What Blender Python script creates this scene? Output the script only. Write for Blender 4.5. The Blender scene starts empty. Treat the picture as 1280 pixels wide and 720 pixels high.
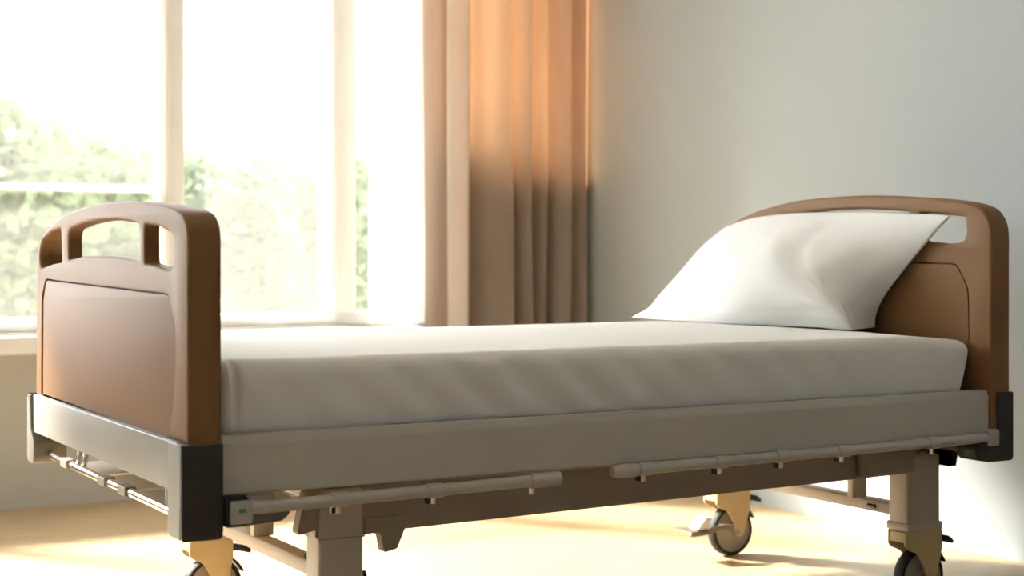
import bpy, bmesh, math, random
from mathutils import Vector, noise
random.seed(7)
S = bpy.context.scene
COL = S.collection
PI = math.pi

# ------------------------------------------------------------------ materials
def mat(name, col, rough=.5, metal=0., spec=.5, noise_amt=0., noise_scale=8., bump=0., bump_scale=60.,
        coat=0., stretch=(1, 1, 1), sheen=0.):
    m = bpy.data.materials.new(name); m.use_nodes = True
    nt = m.node_tree; b = nt.nodes['Principled BSDF']
    b.inputs['Base Color'].default_value = (*col, 1)
    b.inputs['Roughness'].default_value = rough
    b.inputs['Metallic'].default_value = metal
    b.inputs['Specular IOR Level'].default_value = spec
    b.inputs['Coat Weight'].default_value = coat
    b.inputs['Sheen Weight'].default_value = sheen
    tc = nt.nodes.new('ShaderNodeTexCoord'); mp = nt.nodes.new('ShaderNodeMapping')
    mp.inputs['Scale'].default_value = stretch
    nt.links.new(tc.outputs['Object'], mp.inputs['Vector'])
    if noise_amt > 0:
        n = nt.nodes.new('ShaderNodeTexNoise'); n.inputs['Scale'].default_value = noise_scale
        n.inputs['Detail'].default_value = 4
        nt.links.new(mp.outputs['Vector'], n.inputs['Vector'])
        mx = nt.nodes.new('ShaderNodeMix'); mx.data_type = 'RGBA'
        mx.inputs['A'].default_value = (*[c * (1 - noise_amt) for c in col], 1)
        mx.inputs['B'].default_value = (*[min(1, c * (1 + noise_amt)) for c in col], 1)
        nt.links.new(n.outputs['Fac'], mx.inputs['Factor'])
        nt.links.new(mx.outputs['Result'], b.inputs['Base Color'])
    if bump > 0:
        n2 = nt.nodes.new('ShaderNodeTexNoise'); n2.inputs['Scale'].default_value = bump_scale
        n2.inputs['Detail'].default_value = 3
        nt.links.new(mp.outputs['Vector'], n2.inputs['Vector'])
        bp = nt.nodes.new('ShaderNodeBump'); bp.inputs['Strength'].default_value = bump
        bp.inputs['Distance'].default_value = .002
        nt.links.new(n2.outputs['Fac'], bp.inputs['Height'])
        nt.links.new(bp.outputs['Normal'], b.inputs['Normal'])
    return m

def cloth_mat(name, col, trans, transl_col, open_fac=0.):
    """woven cloth: diffuse + translucent, and some open weave that lets light straight through"""
    m = bpy.data.materials.new(name); m.use_nodes = True
    nt = m.node_tree; nt.nodes.clear()
    out = nt.nodes.new('ShaderNodeOutputMaterial')
    d = nt.nodes.new('ShaderNodeBsdfDiffuse'); d.inputs['Color'].default_value = (*col, 1)
    t = nt.nodes.new('ShaderNodeBsdfTranslucent'); t.inputs['Color'].default_value = (*transl_col, 1)
    tc = nt.nodes.new('ShaderNodeTexCoord'); n = nt.nodes.new('ShaderNodeTexNoise')
    n.inputs['Scale'].default_value = 350
    nt.links.new(tc.outputs['Object'], n.inputs['Vector'])
    bp = nt.nodes.new('ShaderNodeBump'); bp.inputs['Strength'].default_value = .15; bp.inputs['Distance'].default_value = .001
    nt.links.new(n.outputs['Fac'], bp.inputs['Height']); nt.links.new(bp.outputs['Normal'], d.inputs['Normal'])
    mx = nt.nodes.new('ShaderNodeMixShader'); mx.inputs[0].default_value = trans
    nt.links.new(d.outputs[0], mx.inputs[1]); nt.links.new(t.outputs[0], mx.inputs[2])
    last = mx
    if open_fac > 0:
        tr = nt.nodes.new('ShaderNodeBsdfTransparent')
        m2 = nt.nodes.new('ShaderNodeMixShader'); m2.inputs[0].default_value = open_fac
        nt.links.new(mx.outputs[0], m2.inputs[1]); nt.links.new(tr.outputs[0], m2.inputs[2]); last = m2
    nt.links.new(last.outputs[0], out.inputs['Surface'])
    return m

def glass_mat():
    m = bpy.data.materials.new('window glass'); m.use_nodes = True
    nt = m.node_tree; nt.nodes.clear()
    out = nt.nodes.new('ShaderNodeOutputMaterial')
    tr = nt.nodes.new('ShaderNodeBsdfTransparent'); tr.inputs['Color'].default_value = (.96, .97, .96, 1)
    gl = nt.nodes.new('ShaderNodeBsdfGlossy'); gl.inputs['Roughness'].default_value = .02
    lw = nt.nodes.new('ShaderNodeFresnel'); lw.inputs['IOR'].default_value = 1.3
    mx = nt.nodes.new('ShaderNodeMixShader')
    nt.links.new(lw.outputs[0], mx.inputs[0]); nt.links.new(tr.outputs[0], mx.inputs[1]); nt.links.new(gl.outputs[0], mx.inputs[2])
    nt.links.new(mx.outputs[0], out.inputs['Surface'])
    return m

def floor_mat():
    m = bpy.data.materials.new('pale oak vinyl floor'); m.use_nodes = True
    nt = m.node_tree; b = nt.nodes['Principled BSDF']
    tc = nt.nodes.new('ShaderNodeTexCoord'); mp = nt.nodes.new('ShaderNodeMapping')
    mp.inputs['Scale'].default_value = (1.2, 14, 1)
    nt.links.new(tc.outputs['Object'], mp.inputs['Vector'])
    n = nt.nodes.new('ShaderNodeTexNoise'); n.inputs['Scale'].default_value = 2.5; n.inputs['Detail'].default_value = 6
    nt.links.new(mp.outputs['Vector'], n.inputs['Vector'])
    cr = nt.nodes.new('ShaderNodeValToRGB')
    cr.color_ramp.elements[0].position = .3; cr.color_ramp.elements[0].color = (*FLOOR_A, 1)
    cr.color_ramp.elements[1].position = .7; cr.color_ramp.elements[1].color = (*FLOOR_B, 1)
    nt.links.new(n.outputs['Fac'], cr.inputs['Fac']); nt.links.new(cr.outputs['Color'], b.inputs['Base Color'])
    b.inputs['Roughness'].default_value = .42
    bp = nt.nodes.new('ShaderNodeBump'); bp.inputs['Strength'].default_value = .05
    nt.links.new(n.outputs['Fac'], bp.inputs['Height']); nt.links.new(bp.outputs['Normal'], b.inputs['Normal'])
    return m

FLOOR_A = (.50, .36, .205); FLOOR_B = (.58, .435, .265)
M = {
 'board': mat('tan moulded board', (.26, .135, .06), .55, spec=.2, noise_amt=.05, noise_scale=5, bump=.05, bump_scale=300),
 'inset': mat('tan inset board', (.25, .13, .057), .55, spec=.2, noise_amt=.05, noise_scale=5, bump=.05, bump_scale=300),
 'groove': mat('dark seam', (.07, .035, .02), .8),
 'rail': mat('grey painted rail', (.60, .555, .485), .42, bump=.03, bump_scale=200),
 'greypanel': mat('grey cross panel', (.31, .295, .265), .42, bump=.03, bump_scale=200),
 'chassis': mat('taupe painted steel', (.34, .285, .225), .45, bump=.03),
 'column': mat('beige painted steel', (.52, .455, .375), .45, bump=.03),
 'cream': mat('cream plastic', (.62, .48, .26), .42),
 'tray': mat('cream sheet metal', (.86, .81, .70), .5),
 'charcoal': mat('charcoal plastic', (.028, .026, .024), .5, bump=.05),
 'postfront': mat('mid grey plastic', (.30, .28, .25), .5),
 'postgrey': mat('dark grey plastic', (.17, .155, .14), .5),
 'tube': mat('satin steel tube', (.55, .51, .46), .32, metal=.45),
 'chrome': mat('bright chrome', (.82, .8, .76), .18, metal=1.),
 'clampgrey': mat('pale grey plastic', (.46, .43, .39), .45),
 'green': mat('green printed mark', (.12, .3, .14), .5),
 'rubber': mat('black rubber tyre', (.018, .017, .017), .65),
 'wheel': mat('grey wheel disc', (.36, .32, .27), .45),
 'lever': mat('black lever', (.02, .018, .016), .4),
 'pedal': mat('bronze grey pedal', (.25, .215, .16), .35, metal=.4),
 'sheet': mat('white cotton sheet', (.89, .86, .83), .85, bump=.15, bump_scale=500, sheen=.1),
 'pillow': mat('white pillowcase', (.92, .92, .915), .85, bump=.15, bump_scale=500, sheen=.1),
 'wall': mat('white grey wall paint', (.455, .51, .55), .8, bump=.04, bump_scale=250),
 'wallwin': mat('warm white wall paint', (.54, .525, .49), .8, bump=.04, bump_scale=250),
 'ceil': mat('white ceiling paint', (.8, .8, .79), .9, bump=.03),
 'frame': mat('white window frame', (.86, .85, .83), .4, bump=.02),
 'sill': mat('white window sill', (.86, .86, .85), .4, bump=.02),
 'drape': cloth_mat('terracotta drape cloth', (.31, .28, .25), .32, (.66, .32, .15)),
 'pale_cloth': cloth_mat('pale curtain strip', (.88, .89, .90), .45, (.95, .90, .85)),
 'sheer': cloth_mat('white voile cloth', (.9, .9, .89), .5, (.92, .91, .88), open_fac=.35),
 'haze_voile': cloth_mat('thin white haze voile', (.9, .9, .89), .5, (.92, .91, .86), open_fac=.89),
 'sheer3': cloth_mat('white voile net cloth', (.9, .9, .89), .5, (.92, .91, .87), open_fac=.85),
 'glass': glass_mat(),
 'bark': mat('grey brown bark', (.16, .12, .08), .9, bump=.4, bump_scale=30),
 'warm_ground': mat('beige bounce ground', (.50, .43, .35), .9, noise_amt=.3, noise_scale=6, bump=.5),  # warm tone chosen to bounce light indoors
 'ext': mat('outside wall render', (.7, .68, .64), .9),
}
def leaf_mat(name, c, t):
    m = cloth_mat(name, c, .4, t); return m
M['leafA'] = leaf_mat('pale green leaves', (.13, .16, .09), (.17, .21, .10))  # lighter of the two leaf greens
M['leafB'] = leaf_mat('soft green leaves', (.10, .135, .085), (.14, .18, .095))
M['floor'] = floor_mat()

# ------------------------------------------------------------------ helpers
def obj(name, bm, m, parent=None, smooth=False, angle=None, loc=None):
    me = bpy.data.meshes.new(name)
    bmesh.ops.recalc_face_normals(bm, faces=bm.faces)
    bm.to_mesh(me); bm.free()
    me.materials.append(M[m] if isinstance(m, str) else m)
    if smooth or angle:
        for p in me.polygons: p.use_smooth = True
        if angle: me.set_sharp_from_angle(angle=math.radians(angle))
    o = bpy.data.objects.new(name, me); COL.objects.link(o)
    if loc: o.location = loc
    if parent:
        o.parent = parent
        o.matrix_parent_inverse.identity()
    return o

def empty(name, loc=(0, 0, 0)):
    o = bpy.data.objects.new(name, None); COL.objects.link(o); o.location = loc
    o.empty_display_size = .1
    return o

def tag(o, label=None, cat=None, group=None, kind=None):
    if label: o['label'] = label
    if cat: o['category'] = cat
    if group: o['group'] = group
    if kind: o['kind'] = kind
    return o

def box(bm, x0, x1, y0, y1, z0, z1, bev=0., seg=2):
    b = bmesh.new()
    bmesh.ops.create_cube(b, size=1)
    for v in b.verts:
        v.co = Vector((x0 + (v.co.x + .5) * (x1 - x0), y0 + (v.co.y + .5) * (y1 - y0), z0 + (v.co.z + .5) * (z1 - z0)))
    if bev > 0:
        bmesh.ops.bevel(b, geom=list(b.edges), offset=bev, segments=seg, profile=.5, affect='EDGES')
    merge(bm, b)
    return bm

def merge(bm, b):
    me = bpy.data.meshes.new('tmp'); b.to_mesh(me); b.free(); bm.from_mesh(me); bpy.data.meshes.remove(me)

def nb(): return bmesh.new()

def tube(bm, pts, r, n=16, caps=True):
    pts = [Vector(p) for p in pts]
    rings = []
    up = None
    rs = r if isinstance(r, (list, tuple)) else [r] * len(pts)
    for i, p in enumerate(pts):
        if i == 0: t = pts[1] - p
        elif i == len(pts) - 1: t = p - pts[i - 1]
        else: t = (pts[i + 1] - p).normalized() + (p - pts[i - 1]).normalized()
        t.normalize()
        if up is None:
            up = Vector((0, 0, 1)) if abs(t.z) < .9 else Vector((1, 0, 0))
        a = t.cross(up).normalized(); b = a.cross(t).normalized(); up = b
        rings.append([bm.verts.new(p + (a * math.cos(2 * PI * k / n) + b * math.sin(2 * PI * k / n)) * rs[i]) for k in range(n)])
    for i in range(len(rings) - 1):
        for k in range(n):
            bm.faces.new((rings[i][k], rings[i][(k + 1) % n], rings[i + 1][(k + 1) % n], rings[i + 1][k]))
    if caps:
        bm.faces.new(rings[0]); bm.faces.new(rings[-1])
    return bm

def lathe_y(bm, prof, cx, cz, n=40):
    """profile of (radius, y) revolved about an axis parallel to y"""
    rings = []
    for r, y in prof:
        rings.append([bm.verts.new((cx + r * math.cos(2 * PI * k / n), y, cz + r * math.sin(2 * PI * k / n))) for k in range(n)])
    m = len(prof)
    for i in range(m):
        a, b = rings[i], rings[(i + 1) % m]
        for k in range(n):
            bm.faces.new((a[k], a[(k + 1) % n], b[(k + 1) % n], b[k]))
    return bm

def prism(bm, poly, axis, a0, a1, bev=0., seg=2):
    """closed polygon extruded along an axis. poly holds the two other coordinates in order"""
    b = bmesh.new()
    def P(p, a):
        if axis == 'x': return (a, p[0], p[1])
        if axis == 'y': return (p[0], a, p[1])
        return (p[0], p[1], a)
    v0 = [b.verts.new(P(p, a0)) for p in poly]; v1 = [b.verts.new(P(p, a1)) for p in poly]
    b.faces.new(v0); b.faces.new(v1[::-1])
    n = len(poly)
    for i in range(n): b.faces.new((v0[i], v0[(i + 1) % n], v1[(i + 1) % n], v1[i]))
    bmesh.ops.recalc_face_normals(b, faces=b.faces)
    if bev > 0:
        bmesh.ops.bevel(b, geom=list(b.edges), offset=bev, segments=seg, profile=.5, affect='EDGES')
    merge(bm, b)
    return bm

def smooth_path(pts, n=6, closed=False):
    """Catmull-Rom through 2-D points"""
    out = []
    N = len(pts)
    rng = range(N if closed else N - 1)
    for i in rng:
        if closed: p0, p1, p2, p3 = (pts[(i + k) % N] for k in (-1, 0, 1, 2))
        else: p0, p1, p2, p3 = pts[max(i - 1, 0)], pts[i], pts[i + 1], pts[min(i + 2, N - 1)]
        for j in range(n):
            t = j / n
            out.append(tuple(.5 * ((2 * b) + (-a + c) * t + (2 * a - 5 * b + 4 * c - d) * t * t + (-a + 3 * b - 3 * c + d) * t ** 3)
                             for a, b, c, d in zip(p0, p1, p2, p3)))
    if not closed: out.append(pts[-1])
    return out

def round_poly(pts, r, n=6):
    """round the corners of a polygon; r a number or one per corner"""
    out = []; N = len(pts)
    for i, p in enumerate(pts):
        rr = r[i] if isinstance(r, (list, tuple)) else r
        if rr <= 0: out.append(p); continue
        P = Vector((*p, 0)); A = Vector((*pts[i - 1], 0)) - P; B = Vector((*pts[(i + 1) % N], 0)) - P
        ang = A.angle(B); d = min(rr / math.tan(ang / 2), A.length * .48, B.length * .48)
        a = P + A.normalized() * d; b = P + B.normalized() * d
        for k in range(n + 1):
            t = k / n
            q = a * (1 - t) ** 2 + P * 2 * t * (1 - t) + b * t * t
            out.append((q.x, q.y))
    return out

def plate(bm, outer, holes, x0, x1, bev=.004):
    """flat shape with holes in the y-z plane, given thickness along x"""
    cu = bpy.data.curves.new('c', 'CURVE'); cu.dimensions = '2D'; cu.fill_mode = 'BOTH'
    cu.extrude = (x1 - x0) / 2 - bev; cu.bevel_depth = bev; cu.bevel_resolution = 2; cu.offset = -bev
    for poly in [outer] + holes:
        s = cu.splines.new('POLY'); s.points.add(len(poly) - 1); s.use_cyclic_u = True
        for q, p in zip(s.points, poly): q.co = (p[0], p[1], 0, 1)
    o = bpy.data.objects.new('c', cu); COL.objects.link(o)
    dg = bpy.context.evaluated_depsgraph_get()
    me = bpy.data.meshes.new_from_object(o.evaluated_get(dg))
    b = bmesh.new(); b.from_mesh(me)
    bmesh.ops.remove_doubles(b, verts=b.verts, dist=1e-5)
    for v in b.verts: v.co = Vector(((x0 + x1) / 2 + v.co.z, v.co.x, v.co.y))
    bmesh.ops.recalc_face_normals(b, faces=b.faces)
    merge(bm, b)
    bpy.data.objects.remove(o); bpy.data.curves.remove(cu); bpy.data.meshes.remove(me)
    return bm

# ------------------------------------------------------------------ room shell
XL, XR, YF, YB, H = -3.0, 2.60, -4.6, 2.90, 3.0
SILL = .62; WTOP = 2.36
def struct(name, bm, m, **k):
    o = obj(name, bm, m, **k); o['kind'] = 'structure'; return o
b = nb(); box(b, XL - .2, XR + .2, YF - .2, YB + .25, -.12, 0); struct('floor', b, 'floor')
b = nb(); box(b, XL - .2, XR + .2, YF - .2, YB + .25, H, H + .15); struct('ceiling', b, 'ceil')
b = nb(); box(b, XR, XR + .2, YF - .2, YB + .25, 0, H); struct('wall_right', b, 'wall')
WX0, WX1, W2X0, W2X1, SHADE_SILL = -2.7, 1.83, 1.90, 2.52, 1.31
b = nb()
box(b, XL - .2, WX0, YB, YB + .25, 0, H); box(b, WX0, WX1, YB, YB + .25, 0, SILL); box(b, WX0, WX1, YB, YB + .25, WTOP, H)
box(b, WX1, W2X0, YB, YB + .25, 0, H); box(b, W2X0, W2X1, YB, YB + .25, 0, SHADE_SILL); box(b, W2X0, W2X1, YB, YB + .25, WTOP, H)  # wall raised unseen behind the drape to stop sun on its lower half
box(b, W2X1, XR, YB, YB + .25, 0, H)
struct('wall_back', b, 'wallwin')
# left wall with a wide window, wall behind the camera with a wide window
b = nb()
box(b, XL - .2, XL, YF, YB, 0, H)
struct('wall_left', b, 'wall')
b = nb()
box(b, XL - .2, XR, YF - .2, YF, 0, H)
struct('wall_front', b, 'wall')
# corner bead and plain skirting on the head wall
b = nb(); box(b, XR - .018, XR + .001, YB - .014, YB + .001, 0, H, .004); struct('trim_1', b, 'frame')

# window 1: wide casement window in the back wall
def window(n, x0, x1, z0, z1, mull, transom):
    e = empty('window_%d' % n, ((x0 + x1) / 2, YB + .12, z0)); e['kind'] = 'structure'
    def R(bm, *a, **k):
        q = list(a); q[0] -= e.location.x; q[1] -= e.location.x; q[2] -= e.location.y; q[3] -= e.location.y; q[4] -= e.location.z; q[5] -= e.location.z
        return box(bm, *q, **k)
    ya, yb = YB + .07, YB + .14
    f = nb()
    R(f, x0, x0 + .05, ya, yb, z0, z1, bev=.004); R(f, x1 - .05, x1, ya, yb, z0, z1, bev=.004)
    R(f, x0, x1, ya, yb, z0, z0 + .05, bev=.004); R(f, x0, x1, ya, yb, z1 - .05, z1, bev=.004)
    obj('window_frame', f, 'frame', e)
    for (a, c) in mull:
        f = nb(); R(f, a, c, ya - .005, yb + .005, z0 + .04, z1 - .04, bev=.004); obj('mullion', f, 'frame', e)
    edges = [x0 + .03] + [v for m_ in mull for v in m_] + [x1 - .03]
    for i in range(0, len(edges), 2):
        if transom and edges[i] < .5:
            f = nb(); R(f, edges[i] - .004, edges[i + 1] + .004, ya + .01, yb - .01, transom, transom + .024, bev=.003); obj('transom', f, 'frame', e)
        g = nb(); R(g, edges[i] - .005, edges[i + 1] + .005, ya + .03, ya + .036, z0 + .04, z1 - .04); obj('window_pane', g, 'glass', e)
    return e
window(1, WX0, WX1, SILL, WTOP, [(-1.75, -1.67), (-.62, -.54), (.80, .895), (1.47, 1.60)], 1.135)
window(2, W2X0, W2X1, SHADE_SILL, WTOP, [], None)  # unseen opening added behind the drape; high sill shades its lower half
b = nb(); box(b, WX0 - .02, WX1 + .0, YB - .075, YB + .072, .548, .612, .008); struct('window_sill', b, 'sill')

# ------------------------------------------------------------------ curtains
def cloth(name, y0, xs, zs, fold, m, thick=.0):
    bm = nb(); g = []
    for z in zs:
        g.append([bm.verts.new((x + fold(x, z)[0], y0 + fold(x, z)[1], z)) for x in xs])
    for i in range(len(zs) - 1):
        for j in range(len(xs) - 1):
            bm.faces.new((g[i][j], g[i][j + 1], g[i + 1][j + 1], g[i + 1][j]))
    return obj(name, bm, m, smooth=True)
# drape: pleat crests (x, y offset towards the room is negative)
pl = [(1.825, .02), (1.845, -.01), (1.868, -.045), (1.90, -.06), (1.955, -.052), (2.0, -.012), (2.03, .018), (2.07, -.002), (2.12, -.03),
      (2.165, -.055), (2.182, -.045), (2.19, .02), (2.205, .035), (2.225, .0), (2.262, -.05), (2.275, -.048), (2.281, .015), (2.30, .03), (2.33, -.01),
      (2.355, -.03), (2.37, .01), (2.385, .025), (2.405, -.015), (2.44, -.05), (2.458, -.05), (2.466, .02), (2.48, .035), (2.505, .005), (2.54, -.02),
      (2.565, -.01), (2.585, .03)]
pl = [(x, y * 1.0 if y < 0 else y * 2.2) for x, y in pl]
pls = smooth_path(pl, 5)
bm = nb(); g = []
NZ = 40
for i in range(NZ + 1):
    z = .03 + (2.86 - .03) * i / NZ
    row = []
    for j, (x, y) in enumerate(pls):
        s = 1 + .10 * math.sin(z * 2.1 + x * 9)
        row.append(bm.verts.new((x + .004 * math.sin(z * 3 + x * 20), 2.768 + y * s, z)))
    g.append(row)
for i in range(NZ):
    for j in range(len(pls) - 1):
        bm.faces.new((g[i][j], g[i][j + 1], g[i + 1][j + 1], g[i + 1][j]))
# turned hem at the foot
o = obj('curtain', bm, 'drape', smooth=True)
lin = smooth_path([(1.872, -.035), (1.885, -.068), (1.925, -.078), (1.965, -.070), (1.985, -.045), (1.992, -.02)], 5)  # pale strip of cloth over the first pleat
bm = nb(); g = []
for i in range(NZ + 1):
    z = .032 + (2.86 - .032) * i / NZ
    g.append([bm.verts.new((x + .004 * math.sin(z * 3 + x * 20), 2.775 + y * (1 + .10 * math.sin(z * 2.1 + x * 9)), z)) for x, y in lin])
for i in range(NZ):
    for j in range(len(lin) - 1): bm.faces.new((g[i][j], g[i][j + 1], g[i + 1][j + 1], g[i + 1][j]))
l_ = obj('pale_strip', bm, 'pale_cloth', o, smooth=True); l_['label'] = 'pale strip of cloth along the first pleat'
tag(o, 'heavy floor-length terracotta and taupe pleated curtain hanging in the room corner', 'curtain')
# sheer voile
zs = [.625 + i * (2.84 - .625) / 24 for i in range(25)]
zw = [.625 + i * (2.33 - .625) / 24 for i in range(25)]
vf = lambda x, z: (.003 * math.sin(z * 2 + x * 30), .006 * math.sin(x * 19) + .004 * math.sin(x * 7 + z))
o = cloth('sheer_curtain', 2.94, [-2.69 + i * .012 for i in range(293)], zw, vf, 'haze_voile')  # veil added over the left panes to pale the view and diffuse sun
tag(o, 'flat thin white voile added as haze over the left window panes behind the footboard', 'curtain')
o = cloth('sheer_curtain', 2.94, [.83 + i * .012 for i in range(82)], zw, vf, 'sheer3')
tag(o, 'white voile curtain over the right window pane just above the foot of the mattress', 'curtain')
xs = [1.60 + i * .0035 for i in range(88)]
o = cloth('sheer_curtain', 2.838, xs, zs, lambda x, z: (.004 * math.sin(z * 2 + x * 30), (.023 + .004 * math.sin(x * 31)) * math.sin(x * 118)), 'sheer')
tag(o, 'gathered bunch of white voile curtain hanging beside the pleated curtain', 'curtain')
# rod
r = nb(); tube(r, [(-1.0, 2.79, 2.88), (2.59, 2.79, 2.88)], .014, 14)
o = obj('curtain_rod', r, 'frame', smooth=True, angle=50); tag(o, 'white curtain rod above the window', 'curtain rod')

# ------------------------------------------------------------------ outside
b = nb(); box(b, -20, 30, YB + .25, 40, -.3, -.12); o = obj('bounce_ground', b, 'warm_ground'); tag(o, kind='structure')  # unseen ground, made beige to bounce warm light into the room
def shrub(name, cx, cy, rx, ry, h, m, n, seed, label, cat, trunk=False):
    rnd = random.Random(seed)
    e = empty(name, (cx, cy, -.12)); tag(e, label, cat, 'shrubs outside the window')
    lobes = [(rnd.uniform(-.55, .55) * rx, rnd.uniform(-.5, .5) * ry, h * rnd.uniform(.3, .72), rnd.uniform(.45, .7)) for _ in range(7)]
    lobes.append((0, 0, h * .55, .8))
    bm = nb()
    for _ in range(n):
        lx, ly, lz, lr = rnd.choice(lobes)
        d = Vector((rnd.gauss(0, 1), rnd.gauss(0, 1), rnd.gauss(0, 1))).normalized() * (rnd.uniform(.6, 1.) ** .5)
        p = Vector((lx + d.x * rx * lr, ly + d.y * ry * lr, lz + d.z * h * .42 * lr))
        if p.z < .05 or p.z > h: p.z = rnd.uniform(.1, h * .9)
        s = rnd.uniform(.05, .10)
        a = Vector((rnd.gauss(0, 1), rnd.gauss(0, 1), rnd.gauss(0, .6))).normalized()
        c = a.cross(Vector((rnd.gauss(0, 1), rnd.gauss(0, 1), rnd.gauss(0, 1)))).normalized()
        v = [bm.verts.new(p + a * s), bm.verts.new(p + c * s * .45), bm.verts.new(p - a * s * .8), bm.verts.new(p - c * s * .45)]
        bm.faces.new(v)
    me = bpy.data.meshes.new('foliage'); bm.to_mesh(me); bm.free(); me.materials.append(M[m])
    f = bpy.data.objects.new('foliage', me); COL.objects.link(f); f.parent = e
    t = nb()
    for k in range(4):
        a = k * 1.6 + seed
        tube(t, [(math.cos(a) * .05, math.sin(a) * .05, 0), (math.cos(a) * rx * .2, math.sin(a) * ry * .2, h * .35), (math.cos(a) * rx * .42, math.sin(a) * ry * .4, h * .68)], [.035, .025, .01], 8)
    obj('stem', t, 'bark', e, smooth=True)
    return e
sh = [
 (1.00, 7.3, .75, .6, 2.28, 'leafA', 'tall pale green shrub outside the left end of the window'),
 (2.10, 9.2, .75, .6, 2.25, 'leafA', 'rounded pale shrub outside behind the tan footboard arch'),
 (2.55, 7.2, .55, .5, 1.85, 'leafB', 'shorter green shrub outside just beside the window mullion'),
 (3.75, 9.0, .70, .5, 1.95, 'leafB', 'green shrub outside seen through the sheer curtain'),
 (3.95, 7.3, .60, .5, 1.8, 'leafB', 'low green shrub outside nearest the pleated curtain'),
 (2.95, 10.9, .9, .6, 2.2, 'leafB', 'back row shrub outside filling the gap seen through the footboard handle slot'),
 (4.95, 10.6, .8, .6, 2.0, 'leafA', 'back row shrub outside behind the gathered white voile'),
]
for i, (cx, cy, rx, ry, h, m, lab) in enumerate(sh):
    shrub('shrub', cx, cy, rx, ry, h, m, 9000, 11 + i, lab, 'shrub')

# ------------------------------------------------------------------ the bed
BED = empty('hospital_bed', (1.0, .55, 0))
tag(BED, 'adjustable hospital bed with tan end boards and grey side rails on braked castors', 'hospital bed')
OFF = Vector(BED.location)
def part(name, bm, m, parent=BED, label=None, **k):
    """bm given in room coordinates; moved into the bed's frame"""
    for v in bm.verts: v.co -= OFF
    o = obj(name, bm, m, parent, **k)
    if label: o['label'] = label
    return o

def end_board(name, x_out, x_in, arch, ymin, ymax, zbot, rib, zshift, inset_side, y_scale, holes_in=None, back=None):
    """x_out: decorated face, x_in: other face"""
    top = smooth_path(arch, 6)
    outer = [(ymax, zbot)] + top[::-1] + [(ymin, zbot)] if False else [(ymin, zbot)] + top + [(ymax, zbot)]
    holes = []
    for h in holes_in: holes.append(h)
    sx = 1 if x_in > x_out else -1
    lo, hi = min(x_out, x_in), max(x_out, x_in)
    ins = [(ymin + .085 * 1, zbot - .006), (ymin + .088, .62), (ymin + .073, .70), (ymin + .076, .77 + zshift), (ymin + .12, .834 + zshift),
           (ymax - .10, .846 + zshift), (ymax - .06, .80 + zshift), (ymax - .055, zbot - .006)]
    ins[0] = (ymin + .125, zbot - .006)
    ins = round_poly(ins, [.002, .08, .08, .06, .035, .03, .03, .002], 6)
    ins = ins
    bm = nb()
    d = .014
    lo_, hi_ = min(x_out, x_in), max(x_out, x_in)
    plate(bm, outer, holes, lo_, hi_, .007)
    o = part(name, bm, 'board')
    def cut(poly, xa, xb):
        c = nb(); prism(c, poly, 'x', xa, xb); c = part('cutter', c, 'board', None); c.location = OFF; bpy.context.view_layer.update()
        mo = o.modifiers.new('b', 'BOOLEAN'); mo.operation = 'DIFFERENCE'; mo.object = c; mo.solver = 'EXACT'
        dg = bpy.context.evaluated_depsgraph_get()
        me = bpy.data.meshes.new_from_object(o.evaluated_get(dg))
        o.modifiers.remove(mo); old = o.data; o.data = me; bpy.data.meshes.remove(old)
        bpy.data.objects.remove(c)
    # shallow recess for the inset panel, and the hollowed back behind the handle slots
    BED.location = OFF; bpy.context.view_layer.update()
    for poly, xa, xb in ((ins, x_out - .01 * sx, x_out + d * sx), (back, x_in - .034 * sx, x_in + .01 * sx)):
        cut(poly, min(xa, xb), max(xa, xb))
    for p in o.data.polygons: p.use_smooth = True
    o.data.set_sharp_from_angle(angle=math.radians(32)); o.data.name = name
    cy = sum(p[0] for p in ins) / len(ins); cz = sum(p[1] for p in ins) / len(ins)
    k = .0045
    small = []
    N = len(ins)
    for i in range(N):
        a = Vector(ins[i - 1]); c = Vector(ins[(i + 1) % N]); t = (c - a)
        if t.length < 1e-6: continue
        t.normalize(); nrm = Vector((t.y, -t.x))
        p = Vector(ins[i]); k = .012 if p.x > ymax - .075 else .0045; q = p + nrm * k
        if (q - Vector((cy, cz))).length > (p - Vector((cy, cz))).length: q = p - nrm * k
        small.append((q.x, q.y))
    b2 = nb()
    if sx > 0: plate(b2, small, [], x_out + .0015, x_out + d + .003, .002)
    else: plate(b2, small, [], x_out - d - .003, x_out - .0015, .002)
    part('inset_panel', b2, 'inset', o, smooth=True, angle=35)
    return o

def arc_hole(pts, r): return round_poly(pts, r, 5)
# footboard
arch_f = [(-.012, .90), (-.010, .945), (.004, .970), (.04, .988), (.15, 1.003), (.30, 1.014), (.50, 1.019), (.70, 1.015), (.90, .999), (1.03, .978),
          (1.115, .955), (1.165, .925), (1.19, .88)]
hf = [
 arc_hole([(.078, .872), (.17, .882), (.262, .889), (.264, .968), (.17, .962), (.085, .946)], [.03, 0, .01, .01, 0, .025]),
 arc_hole([(.300, .893), (.45, .901), (.6, .903), (.75, .901), (.868, .893), (.868, .962), (.75, .974), (.6, .980), (.45, .979), (.302, .969)], [.01, 0, 0, 0, .01, .03, 0, 0, 0, .02]),
 arc_hole([(.93, .887), (1.03, .882), (1.145, .870), (1.150, .915), (1.12, .940), (1.03, .958), (.94, .967)], [.01, 0, .02, .03, .03, 0, .01]),
]
def inner_hollow(arch, zlow, m_=.022):
    pts = [(max(min(y, arch[-1][0] - .035), arch[0][0] + .06), z - m_) for y, z in arch if z - m_ > zlow + .01]
    return round_poly([(pts[0][0], zlow)] + pts + [(pts[-1][0], zlow)], .006, 2)
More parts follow.
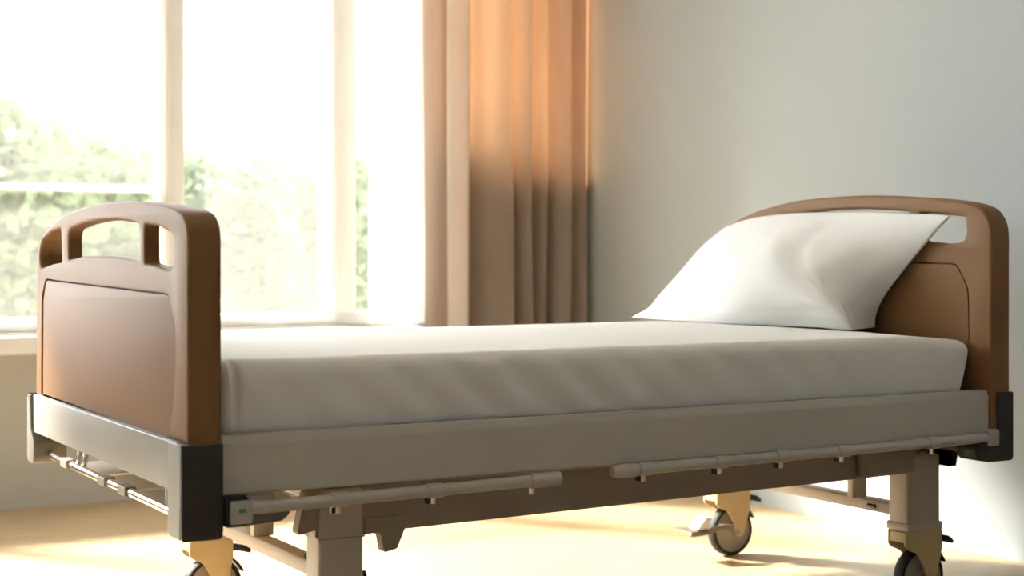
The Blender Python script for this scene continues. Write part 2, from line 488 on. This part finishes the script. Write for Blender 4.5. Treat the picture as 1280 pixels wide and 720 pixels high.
FB = end_board('footboard', -.066, 0.0, arch_f, -.012, 1.19, .553, None, 0, 1, 1, hf, back=inner_hollow(smooth_path(arch_f, 2), .868))
arch_h = [(-.012, .90), (-.010, .97), (.012, 1.010), (.05, 1.030), (.12, 1.043), (.236, 1.054), (.45, 1.066), (.72, 1.060), (.904, 1.036), (1.0, 1.013),
          (1.07, .987), (1.105, .955), (1.125, .91)]
hh = [
 arc_hole([(.072, .936), (.15, .932), (.236, .940), (.238, 1.014), (.15, 1.008), (.076, 1.000)], [.03, 0, .01, .006, 0, .012]),
 arc_hole([(.275, .938), (.45, .945), (.6, .946), (.75, .944), (.84, .938), (.84, 1.004), (.75, 1.019), (.6, 1.028), (.45, 1.029), (.277, 1.018)], [.01, 0, 0, 0, .01, .03, 0, 0, 0, .01]),
 arc_hole([(.885, .932), (.97, .925), (1.075, .912), (1.08, .940), (1.05, .965), (.97, .985), (.89, 1.0)], [.01, 0, .02, .03, .02, 0, .01]),
]
HB = end_board('headboard', 2.0, 2.066, arch_h, -.012, 1.125, .40, None, .05, 1, 1, hh, back=inner_hollow(smooth_path(arch_h, 2), .905))
HB['label'] = 'tan headboard with three handle slots standing behind the pillow'

# grey cross panel under the footboard, and its dark corner posts
b = nb(); prism(b, round_poly([(.02, .462), (1.17, .462), (1.17, .5555), (.02, .5555)], .004, 3), 'x', -.078, -.012, .003)
part('cross_panel', b, 'greypanel', smooth=True, angle=35)
b = nb(); prism(b, round_poly([(-.012, .376), (.066, .376), (.066, .5535), (-.012, .5535)], [.012, .02, .002, .002], 5), 'x', -.0805, -.002, .003)
part('corner_post', b, 'postfront', smooth=True, angle=35)
b = nb(); prism(b, round_poly([(-.0795, .3745), (-.001, .3745), (.001, .39), (.001, .5525), (-.0795, .5525)], [.008, .016, .01, .002, .002], 5), 'y', -.0185, -.0115, .002)
part('post_cover', b, 'charcoal', smooth=True, angle=35, label='charcoal cover on the near foot corner')
b = nb(); prism(b, round_poly([(1.135, .385), (1.205, .385), (1.205, .555), (1.17, .555), (1.165, .47), (1.135, .44)], [.02, .02, .002, .002, .01, .02], 5), 'x', -.085, -.002, .004)
part('corner_post', b, 'postgrey', smooth=True, angle=35, label='dark grey far corner post')
# head corner posts with forward foot
for y0, y1 in ((-.020, .045), (1.075, 1.135)):
    b = nb(); prism(b, round_poly([(1.935, .425), (1.945, .395), (1.985, .388), (2.070, .388), (2.070, .56), (2.018, .56), (2.018, .45), (1.99, .44), (1.96, .45)],
                                 [.01, .015, .02, .012, .004, .004, .015, .01, .008], 5), 'y', y0, y1, .003)
    part('corner_post', b, 'charcoal', smooth=True, angle=35, label='charcoal hooked corner post at the head end')
b = nb(); box(b, 2.0, 2.064, .04, 1.08, .40, .47, .005); part('cross_panel', b, 'greypanel', smooth=True, angle=35)

# side rails
def side_rail(y, s):
    prof = [(0, .452), (0, .548), (.006, .566), (.026, .566), (.030, .556), (.030, .470), (.012, .452)]
    pts = round_poly([(y + s * a, z) for a, z in prof], [.006, .004, .003, .003, .003, .004, .004], 3)
    b = nb(); prism(b, pts, 'x', .004, 2.012, .002)
    return part('side_rail', b, 'rail', smooth=True, angle=35)
side_rail(-.002, 1); side_rail(1.115, -1)

# platform (under the mattress)
b = nb(); box(b, .02, 1.98, .035, 1.085, .515, .545, .004); part('mattress_platform', b, 'chassis')
# cross tubes and tray plates seen through the gap at the foot
for xa, xb_, za in ((.03, .16, .42), (.20, .36, .415)):
    pass
for ya, yb_ in ((.215, .50), (.53, .76), (.80, 1.03)):
    b = nb(); box(b, -.028, .25, ya, yb_, .392, .398, .002); part('tray_plate', b, 'tray')
b = nb(); tube(b, [(-.045, .05, .407), (-.045, 1.15, .407)], .0095, 14)
part('foot_tube', b, 'chrome', smooth=True, angle=50, label='bright chrome cross tube under the footboard')
for y in (.62, .95, .46):
    b = nb(); box(b, -.058, -.032, y - .03, y + .03, .397, .418, .003); part('tube_clip', b, 'chassis')
for y in (.815, .865):
    b = nb(); tube(b, [(-.045, y, .405), (-.03, y + .012, .47)], .007, 10); part('hook', b, 'chrome', smooth=True)
# motor housing beside the near post
b = nb(); prism(b, round_poly([(.095, .405), (.20, .405), (.20, .468), (.12, .468), (.095, .45)], [.01, .006, .004, .01, .01], 4), 'x', -.03, .10, .004)
mo = part('actuator_housing', b, 'postgrey', smooth=True, angle=35)
b = nb(); tube(b, [(-.034, .135, .43), (-.0285, .135, .43)], .02, 20); part('housing_cap', b, 'chassis', mo, smooth=True, angle=40)
b = nb(); box(b, -.04, .02, .200, .212, .402, .470, .003); part('bracket', b, 'tray')

# accessory tubes along the near side (and the far side)
def rail_tube(x0, x1, rings, y, z0, z1, far=False):
    R = .0125
    zz = lambda x: z0 + (z1 - z0) * (x - x0) / (x1 - x0)
    b = nb(); tube(b, [(x0, y, zz(x0)), (x1, y, zz(x1))], R, 20)
    t = part('rail_tube', b, 'tube', smooth=True, angle=50)
    for x in rings:
        b = nb(); tube(b, [(x - .017, y, zz(x)), (x + .017, y, zz(x))], R + .0025, 20); c = part('clamp_ring', b, 'tube', t, smooth=True, angle=50)
        b = nb(); tube(b, [(x - .003, y, zz(x) - R), (x - .003, y, zz(x) - R - .014)], .006, 8); part('bolt', b, 'chrome', t, smooth=True, angle=40)
        b = nb(); box(b, x - .016, x - .002, y + .0, y + .012, zz(x) - R - .014, zz(x) - R + .004, .001); part('bracket', b, 'lever', t)
    return t
t1 = rail_tube(.045, .725, (.238, .445), -.012, .427, .436)
b = nb(); tube(b, [(.668, -.012, .4352), (.738, -.012, .436)], .0155, 20); part('end_sleeve', b, 'tube', t1, smooth=True, angle=50)
b = nb(); tube(b, [(.672, -.012, .420), (.672, -.012, .408)], .006, 8); part('bolt', b, 'chrome', t1, smooth=True, angle=40)
t2 = rail_tube(.905, 1.985, (.955, 1.16, 1.335, 1.515, 1.80), -.012, .441, .449)
b = nb(); tube(b, [(.872, -.012, .4405), (.895, -.012, .4408), (.93, -.012, .441)], [.011, .0155, .0155], 20); part('end_sleeve', b, 'tube', t2, smooth=True, angle=50)
b = nb(); box(b, 1.978, 2.016, -.026, .004, .428, .470, .005); part('end_bracket', b, 'clampgrey', t2, smooth=True, angle=40)
t3 = rail_tube(.05, 1.98, (.24, .66, 1.2, 1.6), 1.127, .43, .44)
# end cap box with green mark, black backing and dark handle
b = nb(); prism(b, round_poly([(.010, .402), (.054, .402), (.054, .446), (.010, .446)], .005, 4), 'y', -.032, -.003, .002)
ec = part('end_cap', b, 'clampgrey', smooth=True, angle=35)
b = nb(); prism(b, round_poly([(.026, .423), (.040, .423), (.040, .431), (.026, .431)], .002, 3), 'y', -.0328, -.0318, 0); part('mark', b, 'green', ec, label='small green printed mark')
b = nb(); prism(b, round_poly([(.001, .396), (.048, .396), (.048, .453), (.001, .453)], .008, 4), 'y', -.028, .02, .003); part('cap_backing', b, 'lever', smooth=True, angle=35)
b = nb(); prism(b, round_poly([(.052, .393), (.122, .397), (.138, .410), (.138, .424), (.052, .424)], [.004, .01, .01, .003, .003], 4), 'y', -.008, .045, .003)
part('release_handle', b, 'postgrey', smooth=True, angle=35)
b = nb(); box(b, .06, .11, .0, .02, .44, .449, .002); part('spacer', b, 'clampgrey')

# chassis longitudinal beams, near y .15 and far y .93
def beam(y):
    b = nb()
    prism(b, [(.255, .326), (1.90, .347), (1.90, .425), (.255, .425)], 'y', y, y + .04, .004)
    return part('chassis_beam', b, 'chassis', smooth=True, angle=35)
beam(.15); beam(.93)
for y in (.145, .93):
    b = nb(); prism(b, round_poly([(.257, .425), (.232, .425), (.212, .335), (.257, .345)], [.003, .01, .008, .003], 3), 'y', y, y + .03, .002); part('gusset', b, 'chassis')
    b = nb(); prism(b, round_poly([(.364, .36), (.47, .36), (.438, .290), (.408, .284), (.400, .325), (.380, .327), (.364, .325)], [.002, .01, .006, .006, .012, .01, .002], 3), 'y', y, y + .03, .002); part('gusset', b, 'chassis')

def column(x0, x1, y, z0, z1):
    b = nb(); box(b, x0, x1, y - .005, y + .07, z0, z1, .010, 3)
    c = part('lift_column', b, 'column', smooth=True, angle=35)
    return c
def caster(xc, y, plate_side=-1, pedal=True, w=.105, ztop=.20):
    """braked castor: the wheel turns about an axis parallel to y; y is the wheel centre"""
    R = .075; T = .016
    b = nb()
    fork = [(xc - w * .5, ztop), (xc - w * .5, ztop - .035), (xc - w * .42, ztop - .045), (xc - .02, ztop - .058), (xc + .002, .10), (xc + .012, .062),
            (xc + .032, .058), (xc + .04, .07), (xc + w * .5, ztop - .05), (xc + w * .5, ztop)]
    prism(b, round_poly(fork, [.003, .006, .01, .02, .02, .01, .01, .01, .02, .003], 4), 'y', y - .034, y - .026, .002)
    prism(b, round_poly(fork, [.003, .006, .01, .02, .02, .01, .01, .01, .02, .003], 4), 'y', y + .026, y + .034, .002)
    box(b, xc - w * .49, xc + w * .49, y - .0265, y + .0265, ztop - .028, ztop - .001, .002)
    c = part('caster', b, 'cream', smooth=True, angle=35)
    wx = xc + .012
    b = nb(); lathe_y(b, [(R - .012, y - T), (R - .004, y - T), (R, y - T + .006), (R, y + T - .006), (R - .004, y + T), (R - .012, y + T)], wx, R)
    part('tyre', b, 'rubber', c, smooth=True, angle=40)
    b = nb(); lathe_y(b, [(.004, y - T + .002), (.022, y - T + .001), (.025, y - T + .004), (R - .014, y - T + .005), (R - .0118, y - T + .002), (R - .0118, y + T - .002), (R - .014, y + T - .005), (.025, y + T - .004), (.022, y + T - .001), (.004, y + T - .002)], wx, R)
    part('wheel', b, 'wheel', c, smooth=True, angle=40)
    b = nb(); tube(b, [(wx, y - .037, R), (wx, y + .037, R)], .009, 14); part('axle', b, 'chrome', c, smooth=True, angle=40)
    # black brake lever on the head side
    b = nb(); prism(b, round_poly([(xc + w * .5 - .012, ztop - .012), (xc + w * .5 + .035, ztop - .022), (xc + w * .5 + .052, ztop - .034), (xc + w * .5 + .05, ztop - .044), (xc + w * .5 + .02, ztop - .036), (xc + w * .5 - .012, ztop - .034)],
                                 [.004, .008, .006, .005, .01, .004], 3), 'y', y - .024, y + .006, .003)
    part('brake_lever', b, 'lever', c, smooth=True, angle=35)
    b = nb()
    ring = [(wx + (R + .004) * math.cos(a), R + (R + .004) * math.sin(a)) for a in [math.radians(q) for q in range(25, 80, 8)]]
    ring2 = [(wx + (R + .010) * math.cos(a), R + (R + .010) * math.sin(a)) for a in [math.radians(q) for q in range(79, 20, -8)]]
    prism(b, ring + ring2, 'y', y - .018, y + .018, 0); part('mudguard', b, 'lever', c, smooth=True, angle=35)
    if pedal:
        b = nb()
        arm = [(xc - .01, .100), (xc - .05, .104), (xc - .10, .094), (xc - .165, .090), (xc - .172, .083), (xc - .16, .076), (xc - .105, .078), (xc - .055, .088), (xc - .01, .080)]
        prism(b, round_poly(arm, .006, 3), 'y', y - .052, y - .036, .003)
        box(b, xc - .168, xc - .10, y - .052, y + .045, .086, .092, .002)
        p = part('brake_pedal', b, 'pedal', c, smooth=True, angle=35)
        b = nb(); prism(b, round_poly([(xc - .145, .092), (xc - .105, .094), (xc - .082, .130), (xc - .110, .128)], .005, 3), 'y', y - .045, y - .0, .003)
        o = part('pedal_pad', b, 'frame', c, smooth=True, angle=35, label='white pedal pad')
    return c
for xa, xb_, nm in ((.262, .362, 'f'), (1.872, 1.985, 'h')):
    xc = (xa + xb_) / 2
    for y in (.15, .93):
        c = column(xa, xb_, y, .20, .425 if nm == 'f' else (.392 if y < .5 else .40))
        b = nb(); box(b, xa - .0015, xb_ + .0015, y - .0065, y + .0715, .322, .326, .001); part('sleeve_seam', b, 'chassis', c) if nm == 'f' else b.free()
        b = nb(); box(b, xa - .003, xb_ + .003, y - .008, y + .073, .197, .219, .004); part('collar', b, 'column', c, smooth=True, angle=35)
        ww = (xb_ - xa) + .012
        caster(xc + (.0 if y < .5 else -.01), y + .03, pedal=((y > .5) == (nm == 'h')), w=ww, ztop=.197)
    # cross beam low between the columns
    b = nb(); box(b, xc - .022, xc + .022, .21, .94, .225, .256, .006, 3); part('cross_beam', b, 'column', smooth=True, angle=35)
    b = nb(); box(b, xc - .022, xc + .022, .18, .94, .385, .42, .004); part('cross_beam', b, 'chassis', smooth=True, angle=35)
b = nb(); box(b, 1.88, 1.93, .36, .385, .256, .40, .004); part('upright', b, 'column', smooth=True, angle=35)
b = nb(); box(b, .29, .34, .60, .625, .256, .40, .004); part('upright', b, 'column', smooth=True, angle=35)
# bolt knobs
b = nb(); tube(b, [(.364, .19, .232), (.384, .19, .232)], .011, 16); part('knob', b, 'lever', smooth=True, angle=40)
b = nb(); tube(b, [(1.905, .33, .240), (1.905, .30, .240)], .005, 10); part('knob', b, 'lever', smooth=True, angle=40)
b = nb(); tube(b, [(.295, .30, .262), (.335, .22, .262)], .006, 10); part('knob', b, 'lever', smooth=True, angle=40)
# black pivot joint at the head column
b = nb(); tube(b, [(1.795, .135, .385), (1.795, .20, .385)], .034, 20); tube(b, [(1.83, .130, .388), (1.83, .18, .388)], .02, 16)
part('pivot_joint', b, 'lever', smooth=True, angle=40)
b = nb(); box(b, 1.70, 1.88, .128, .145, .352, .425, .004); part('pivot_bracket', b, 'chassis', smooth=True, angle=40)
# actuator shaft under the middle of the bed
b = nb(); tube(b, [(.33, .55, .37), (1.2, .55, .44)], .022, 16); tube(b, [(1.2, .55, .44), (1.9, .55, .40)], .014, 14)
part('actuator', b, 'clampgrey', smooth=True, angle=40)

# ------------------------------------------------------------------ mattress
def mattress():
    x0, x1, y0, y1, z0, z1 = .012, 1.988, .034, 1.088, .549, .703
    bm = nb()
    nx, ny, nz = 280, 70, 16
    L, W, Hh = x1 - x0, y1 - y0, z1 - z0
    # superellipsoid-style rounding of a dense box
    bmesh.ops.create_cube(bm, size=1)
    bm.free(); bm = nb()
    def face_grid(fn, a, b_):
        g = [[bm.verts.new(fn(i / a, j / b_)) for j in range(b_ + 1)] for i in range(a + 1)]
        for i in range(a):
            for j in range(b_): bm.faces.new((g[i][j], g[i + 1][j], g[i + 1][j + 1], g[i][j + 1]))
    P = lambda u, v, w: Vector((x0 + L * u, y0 + W * v, z0 + Hh * w))
    face_grid(lambda a, c: P(a, c, 1), nx, ny); face_grid(lambda a, c: P(a, c, 0), nx, ny)
    face_grid(lambda a, c: P(a, 0, c), nx, nz); face_grid(lambda a, c: P(a, 1, c), nx, nz)
    face_grid(lambda a, c: P(0, a, c), ny, nz); face_grid(lambda a, c: P(1, a, c), ny, nz)
    bmesh.ops.remove_doubles(bm, verts=bm.verts, dist=1e-5)
    r = .034
    for v in bm.verts:
        c = v.co
        # rounded box projection, larger radius at the vertical corners of the head end
        rr = r
        q = Vector((min(max(c.x, x0 + rr), x1 - rr), min(max(c.y, y0 + rr), y1 - rr), min(max(c.z, z0 + rr * .6), z1 - rr)))
        d = c - q
        if d.length > 1e-7:
            m_ = max(abs(d.x), abs(d.y), abs(d.z) if c.z > z0 + rr else abs(d.z) / .6)
            k = d.normalized() * m_
            if c.z <= z0 + rr: k.z *= .6
            v.co = q + k
        c = v.co
        # head end bulges: side leans in towards the bottom
        e = max(0, (c.x - (x1 - .06)) / .06)
        c.x -= e * .05 * max(0, 1 - (c.z - z0) / Hh) ** 1.2
        # soft crown
        if c.z > z1 - .05:
            u = (c.y - y0) / W; c.z += .006 * math.sin(PI * min(max(u, 0), 1))
        # head corner falls away gently
        if c.x > x1 - .3: c.z -= .018 * ((c.x - (x1 - .3)) / .3) ** 2 * max(0, (c.z - z0) / Hh)
        # drag folds on the long side: diagonal soft ridges stronger at the foot half
        if c.y < y0 + .05:
            t = (c.z - z0) / Hh
            amp = .008 * math.exp(-((c.x - .62) / .42) ** 2) + .004 * math.exp(-((c.x - 1.35) / .3) ** 2)
            ph = (c.x + .95 * (c.z - z0)) * 46 + 1.5 * noise.noise(Vector((c.x * 3, 0, c.z * 4)))
            c.y -= amp * math.sin(ph) * math.sin(PI * min(1, t * .95 + .05))
            c.y -= .006 * math.sin(PI * t)
            # corner seam of the fitted sheet
            c.y += .016 * math.exp(-((c.x - .042) / .006) ** 2) * min(1, t * 1.3)
        n = noise.noise(Vector((c.x * 5, c.y * 5, c.z * 5)))
        c.z += .0015 * n
    return bm
b = mattress()
o = obj('mattress', b, 'sheet', smooth=True)
tag(o, 'mattress under a smooth white fitted sheet lying on the bed frame', 'mattress')

# ------------------------------------------------------------------ pillow
F_, A_, HZ_ = 1990., 1.0541, 313.
CAM = Vector((-1.001, -2.874, .915))
def pillow():
    # surface measured off: rows from the bottom edge to the top edge, columns from the far seam to the near seam
    G = [
     [(1.745, 1.215, 0.708), (1.735, 1.02, 0.704), (1.725, 0.86, 0.704), (1.755, 0.62, 0.704), (1.805, 0.42, 0.7065), (1.838, 0.33, 0.7065), (1.862, 0.335, 0.7065), (1.91, 0.352, 0.7065), (1.975, 0.378, 0.7075)],
     [(1.775, 1.165, 0.738), (1.745, 1.025, 0.735), (1.712, 0.86, 0.738), (1.715, 0.63, 0.74), (1.785, 0.43, 0.742), (1.816, 0.337, 0.742), (1.845, 0.337, 0.743), (1.905, 0.352, 0.745), (1.976, 0.374, 0.745)],
     [(1.8, 1.14, 0.78), (1.762, 1.03, 0.78), (1.718, 0.86, 0.785), (1.708, 0.64, 0.786), (1.762, 0.45, 0.787), (1.795, 0.362, 0.785), (1.825, 0.345, 0.787), (1.905, 0.35, 0.792), (1.976, 0.338, 0.797)],
     [(1.86, 1.118, 0.85), (1.82, 1.02, 0.862), (1.775, 0.88, 0.87), (1.752, 0.68, 0.868), (1.765, 0.55, 0.868), (1.792, 0.47, 0.862), (1.815, 0.42, 0.865), (1.905, 0.33, 0.866), (1.976, 0.258, 0.872)],
     [(1.92, 1.09, 0.925), (1.89, 1.0, 0.945), (1.862, 0.88, 0.95), (1.85, 0.72, 0.955), (1.853, 0.63, 0.957), (1.876, 0.54, 0.957), (1.895, 0.46, 0.957), (1.928, 0.32, 0.952), (1.978, 0.172, 0.948)],
     [(1.975, 1.045, 0.985), (1.967, 0.95, 1.004), (1.962, 0.84, 1.016), (1.96, 0.7, 1.022), (1.961, 0.6, 1.022), (1.962, 0.48, 1.02), (1.964, 0.4, 1.019), (1.972, 0.27, 1.014), (1.982, 0.105, 1.004)],
    ]
    n = 8
    rows = []
    for r_ in G: rows.append(smooth_path(r_, n))
    cols = len(rows[0])
    front = []
    colpaths = [smooth_path([rows[i][j] for i in range(len(rows))], n) for j in range(cols)]
    nr = len(colpaths[0])
    front = [[Vector(colpaths[j][i]) for j in range(cols)] for i in range(nr)]
    bm = nb()
    vf = [[None] * cols for _ in range(nr)]
    for i in range(nr):
        for j in range(cols):
            p = front[i][j].copy()
            u = j / (cols - 1); v = i / (nr - 1)
            edge = min(1, 6 * min(u, 1 - u)) * min(1, 6 * min(v + .01, 1 - v))
            # soft creases radiating from the lower corner and small puckers at the bottom
            w = .0035 * math.sin(u * 38 + 2 * noise.noise(Vector((u * 4, v * 3, 1)))) * math.exp(-((v - .22) / .2) ** 2)
            w += .010 * noise.noise(Vector((u * 5, v * 3, 3))) + .005 * noise.noise(Vector((u * 13, v * 9, 5)))
            # sharp crease from the near lower corner upwards
            crest = .625
            w += .007 * math.exp(-((u - crest) / .02) ** 2) * max(0, 1 - v * 1.4)
            w -= .006 * math.exp(-((u - crest - .06) / .03) ** 2) * max(0, 1 - v * 1.3)
            p.x -= w * edge
            p.z = max(p.z, .7095 - .012 * max(0, (p.x - 1.70) / .245) ** 2)
            if i in (0,): p.z = max(p.z, .703 + .012 * math.exp(-((u - .42) / .12) ** 2))
            vf[i][j] = bm.verts.new(p)
    # back: shares the border loop
    vb = [[None] * cols for _ in range(nr)]
    for i in range(nr):
        for j in range(cols):
            if i in (0, nr - 1) or j in (0, cols - 1): vb[i][j] = vf[i][j]; continue
            u = j / (cols - 1); v = i / (nr - 1)
            q = front[i][j]
            d = min(1, 5 * min(u, 1 - u)) * min(1, 7 * v) * min(1, 5 * (1 - v))
            x = q.x + (1.985 - q.x) * d ** .5
            z = q.z if v > .2 else .710 + (q.z - .710) * v / .2
            vb[i][j] = bm.verts.new((x, max(q.y, front[i][-1].y + .35 * (1 - u)), z))
    for gr in (vf, vb):
        for i in range(nr - 1):
            for j in range(cols - 1):
                f = (gr[i][j], gr[i][j + 1], gr[i + 1][j + 1], gr[i + 1][j])
                if len(set(f)) == 4:
                    try: bm.faces.new(f)
                    except ValueError: pass
    bmesh.ops.recalc_face_normals(bm, faces=bm.faces)
    return bm, front
b, front = pillow()
o = obj('pillow', b, 'pillow', smooth=True)
tag(o, 'plump white pillow propped against the tan headboard on the mattress', 'pillow')

# ------------------------------------------------------------------ light
w = bpy.data.worlds.new('World'); S.world = w; w.use_nodes = True
nt = w.node_tree; bg = nt.nodes['Background']
tc = nt.nodes.new('ShaderNodeTexCoord'); sp = nt.nodes.new('ShaderNodeSeparateXYZ')
nt.links.new(tc.outputs['Generated'], sp.inputs[0])
cr = nt.nodes.new('ShaderNodeValToRGB')
cr.color_ramp.elements[0].position = .5; cr.color_ramp.elements[0].color = (.95, .98, 1.0, 1)
cr.color_ramp.elements[1].position = 1.; cr.color_ramp.elements[1].color = (.80, .90, 1.0, 1)
mr = nt.nodes.new('ShaderNodeMapRange'); mr.inputs['From Min'].default_value = -1; mr.inputs['From Max'].default_value = 1
nt.links.new(sp.outputs['Z'], mr.inputs['Value']); nt.links.new(mr.outputs[0], cr.inputs['Fac'])
nt.links.new(cr.outputs['Color'], bg.inputs['Color'])
bg.inputs['Strength'].default_value = 4.8
sun = bpy.data.lights.new('Sun', 'SUN'); sun.energy = 22.0; sun.color = (1.0, .92, .80); sun.angle = math.radians(9)
so = bpy.data.objects.new('Sun', sun); COL.objects.link(so)
elev = math.radians(36); az = Vector((.60, -.80, 0)).normalized()
d = Vector((az.x * math.cos(elev), az.y * math.cos(elev), -math.sin(elev)))
so.rotation_euler = d.to_track_quat('-Z', 'Y').to_euler()
so.location = (-3, 8, 6)

# ------------------------------------------------------------------ camera
cam = bpy.data.cameras.new('Camera'); co = bpy.data.objects.new('Camera', cam); COL.objects.link(co)
co.location = CAM
fwd = Vector((math.cos(A_), math.sin(A_), 0))
co.rotation_euler = fwd.to_track_quat('-Z', 'Y').to_euler()
cam.sensor_width = 36; cam.lens = 36 * F_ / 1280
cam.shift_y = -(360 - HZ_) / 1280
cam.clip_start = .05
cam.dof.use_dof = True; cam.dof.focus_distance = 3.6; cam.dof.aperture_fstop = 3.2
S.camera = co
S.view_settings.view_transform = 'Standard'; S.view_settings.look = 'None'
S.view_settings.gamma = 1; S.view_settings.use_curve_mapping = False
S.view_settings.exposure = 1.5
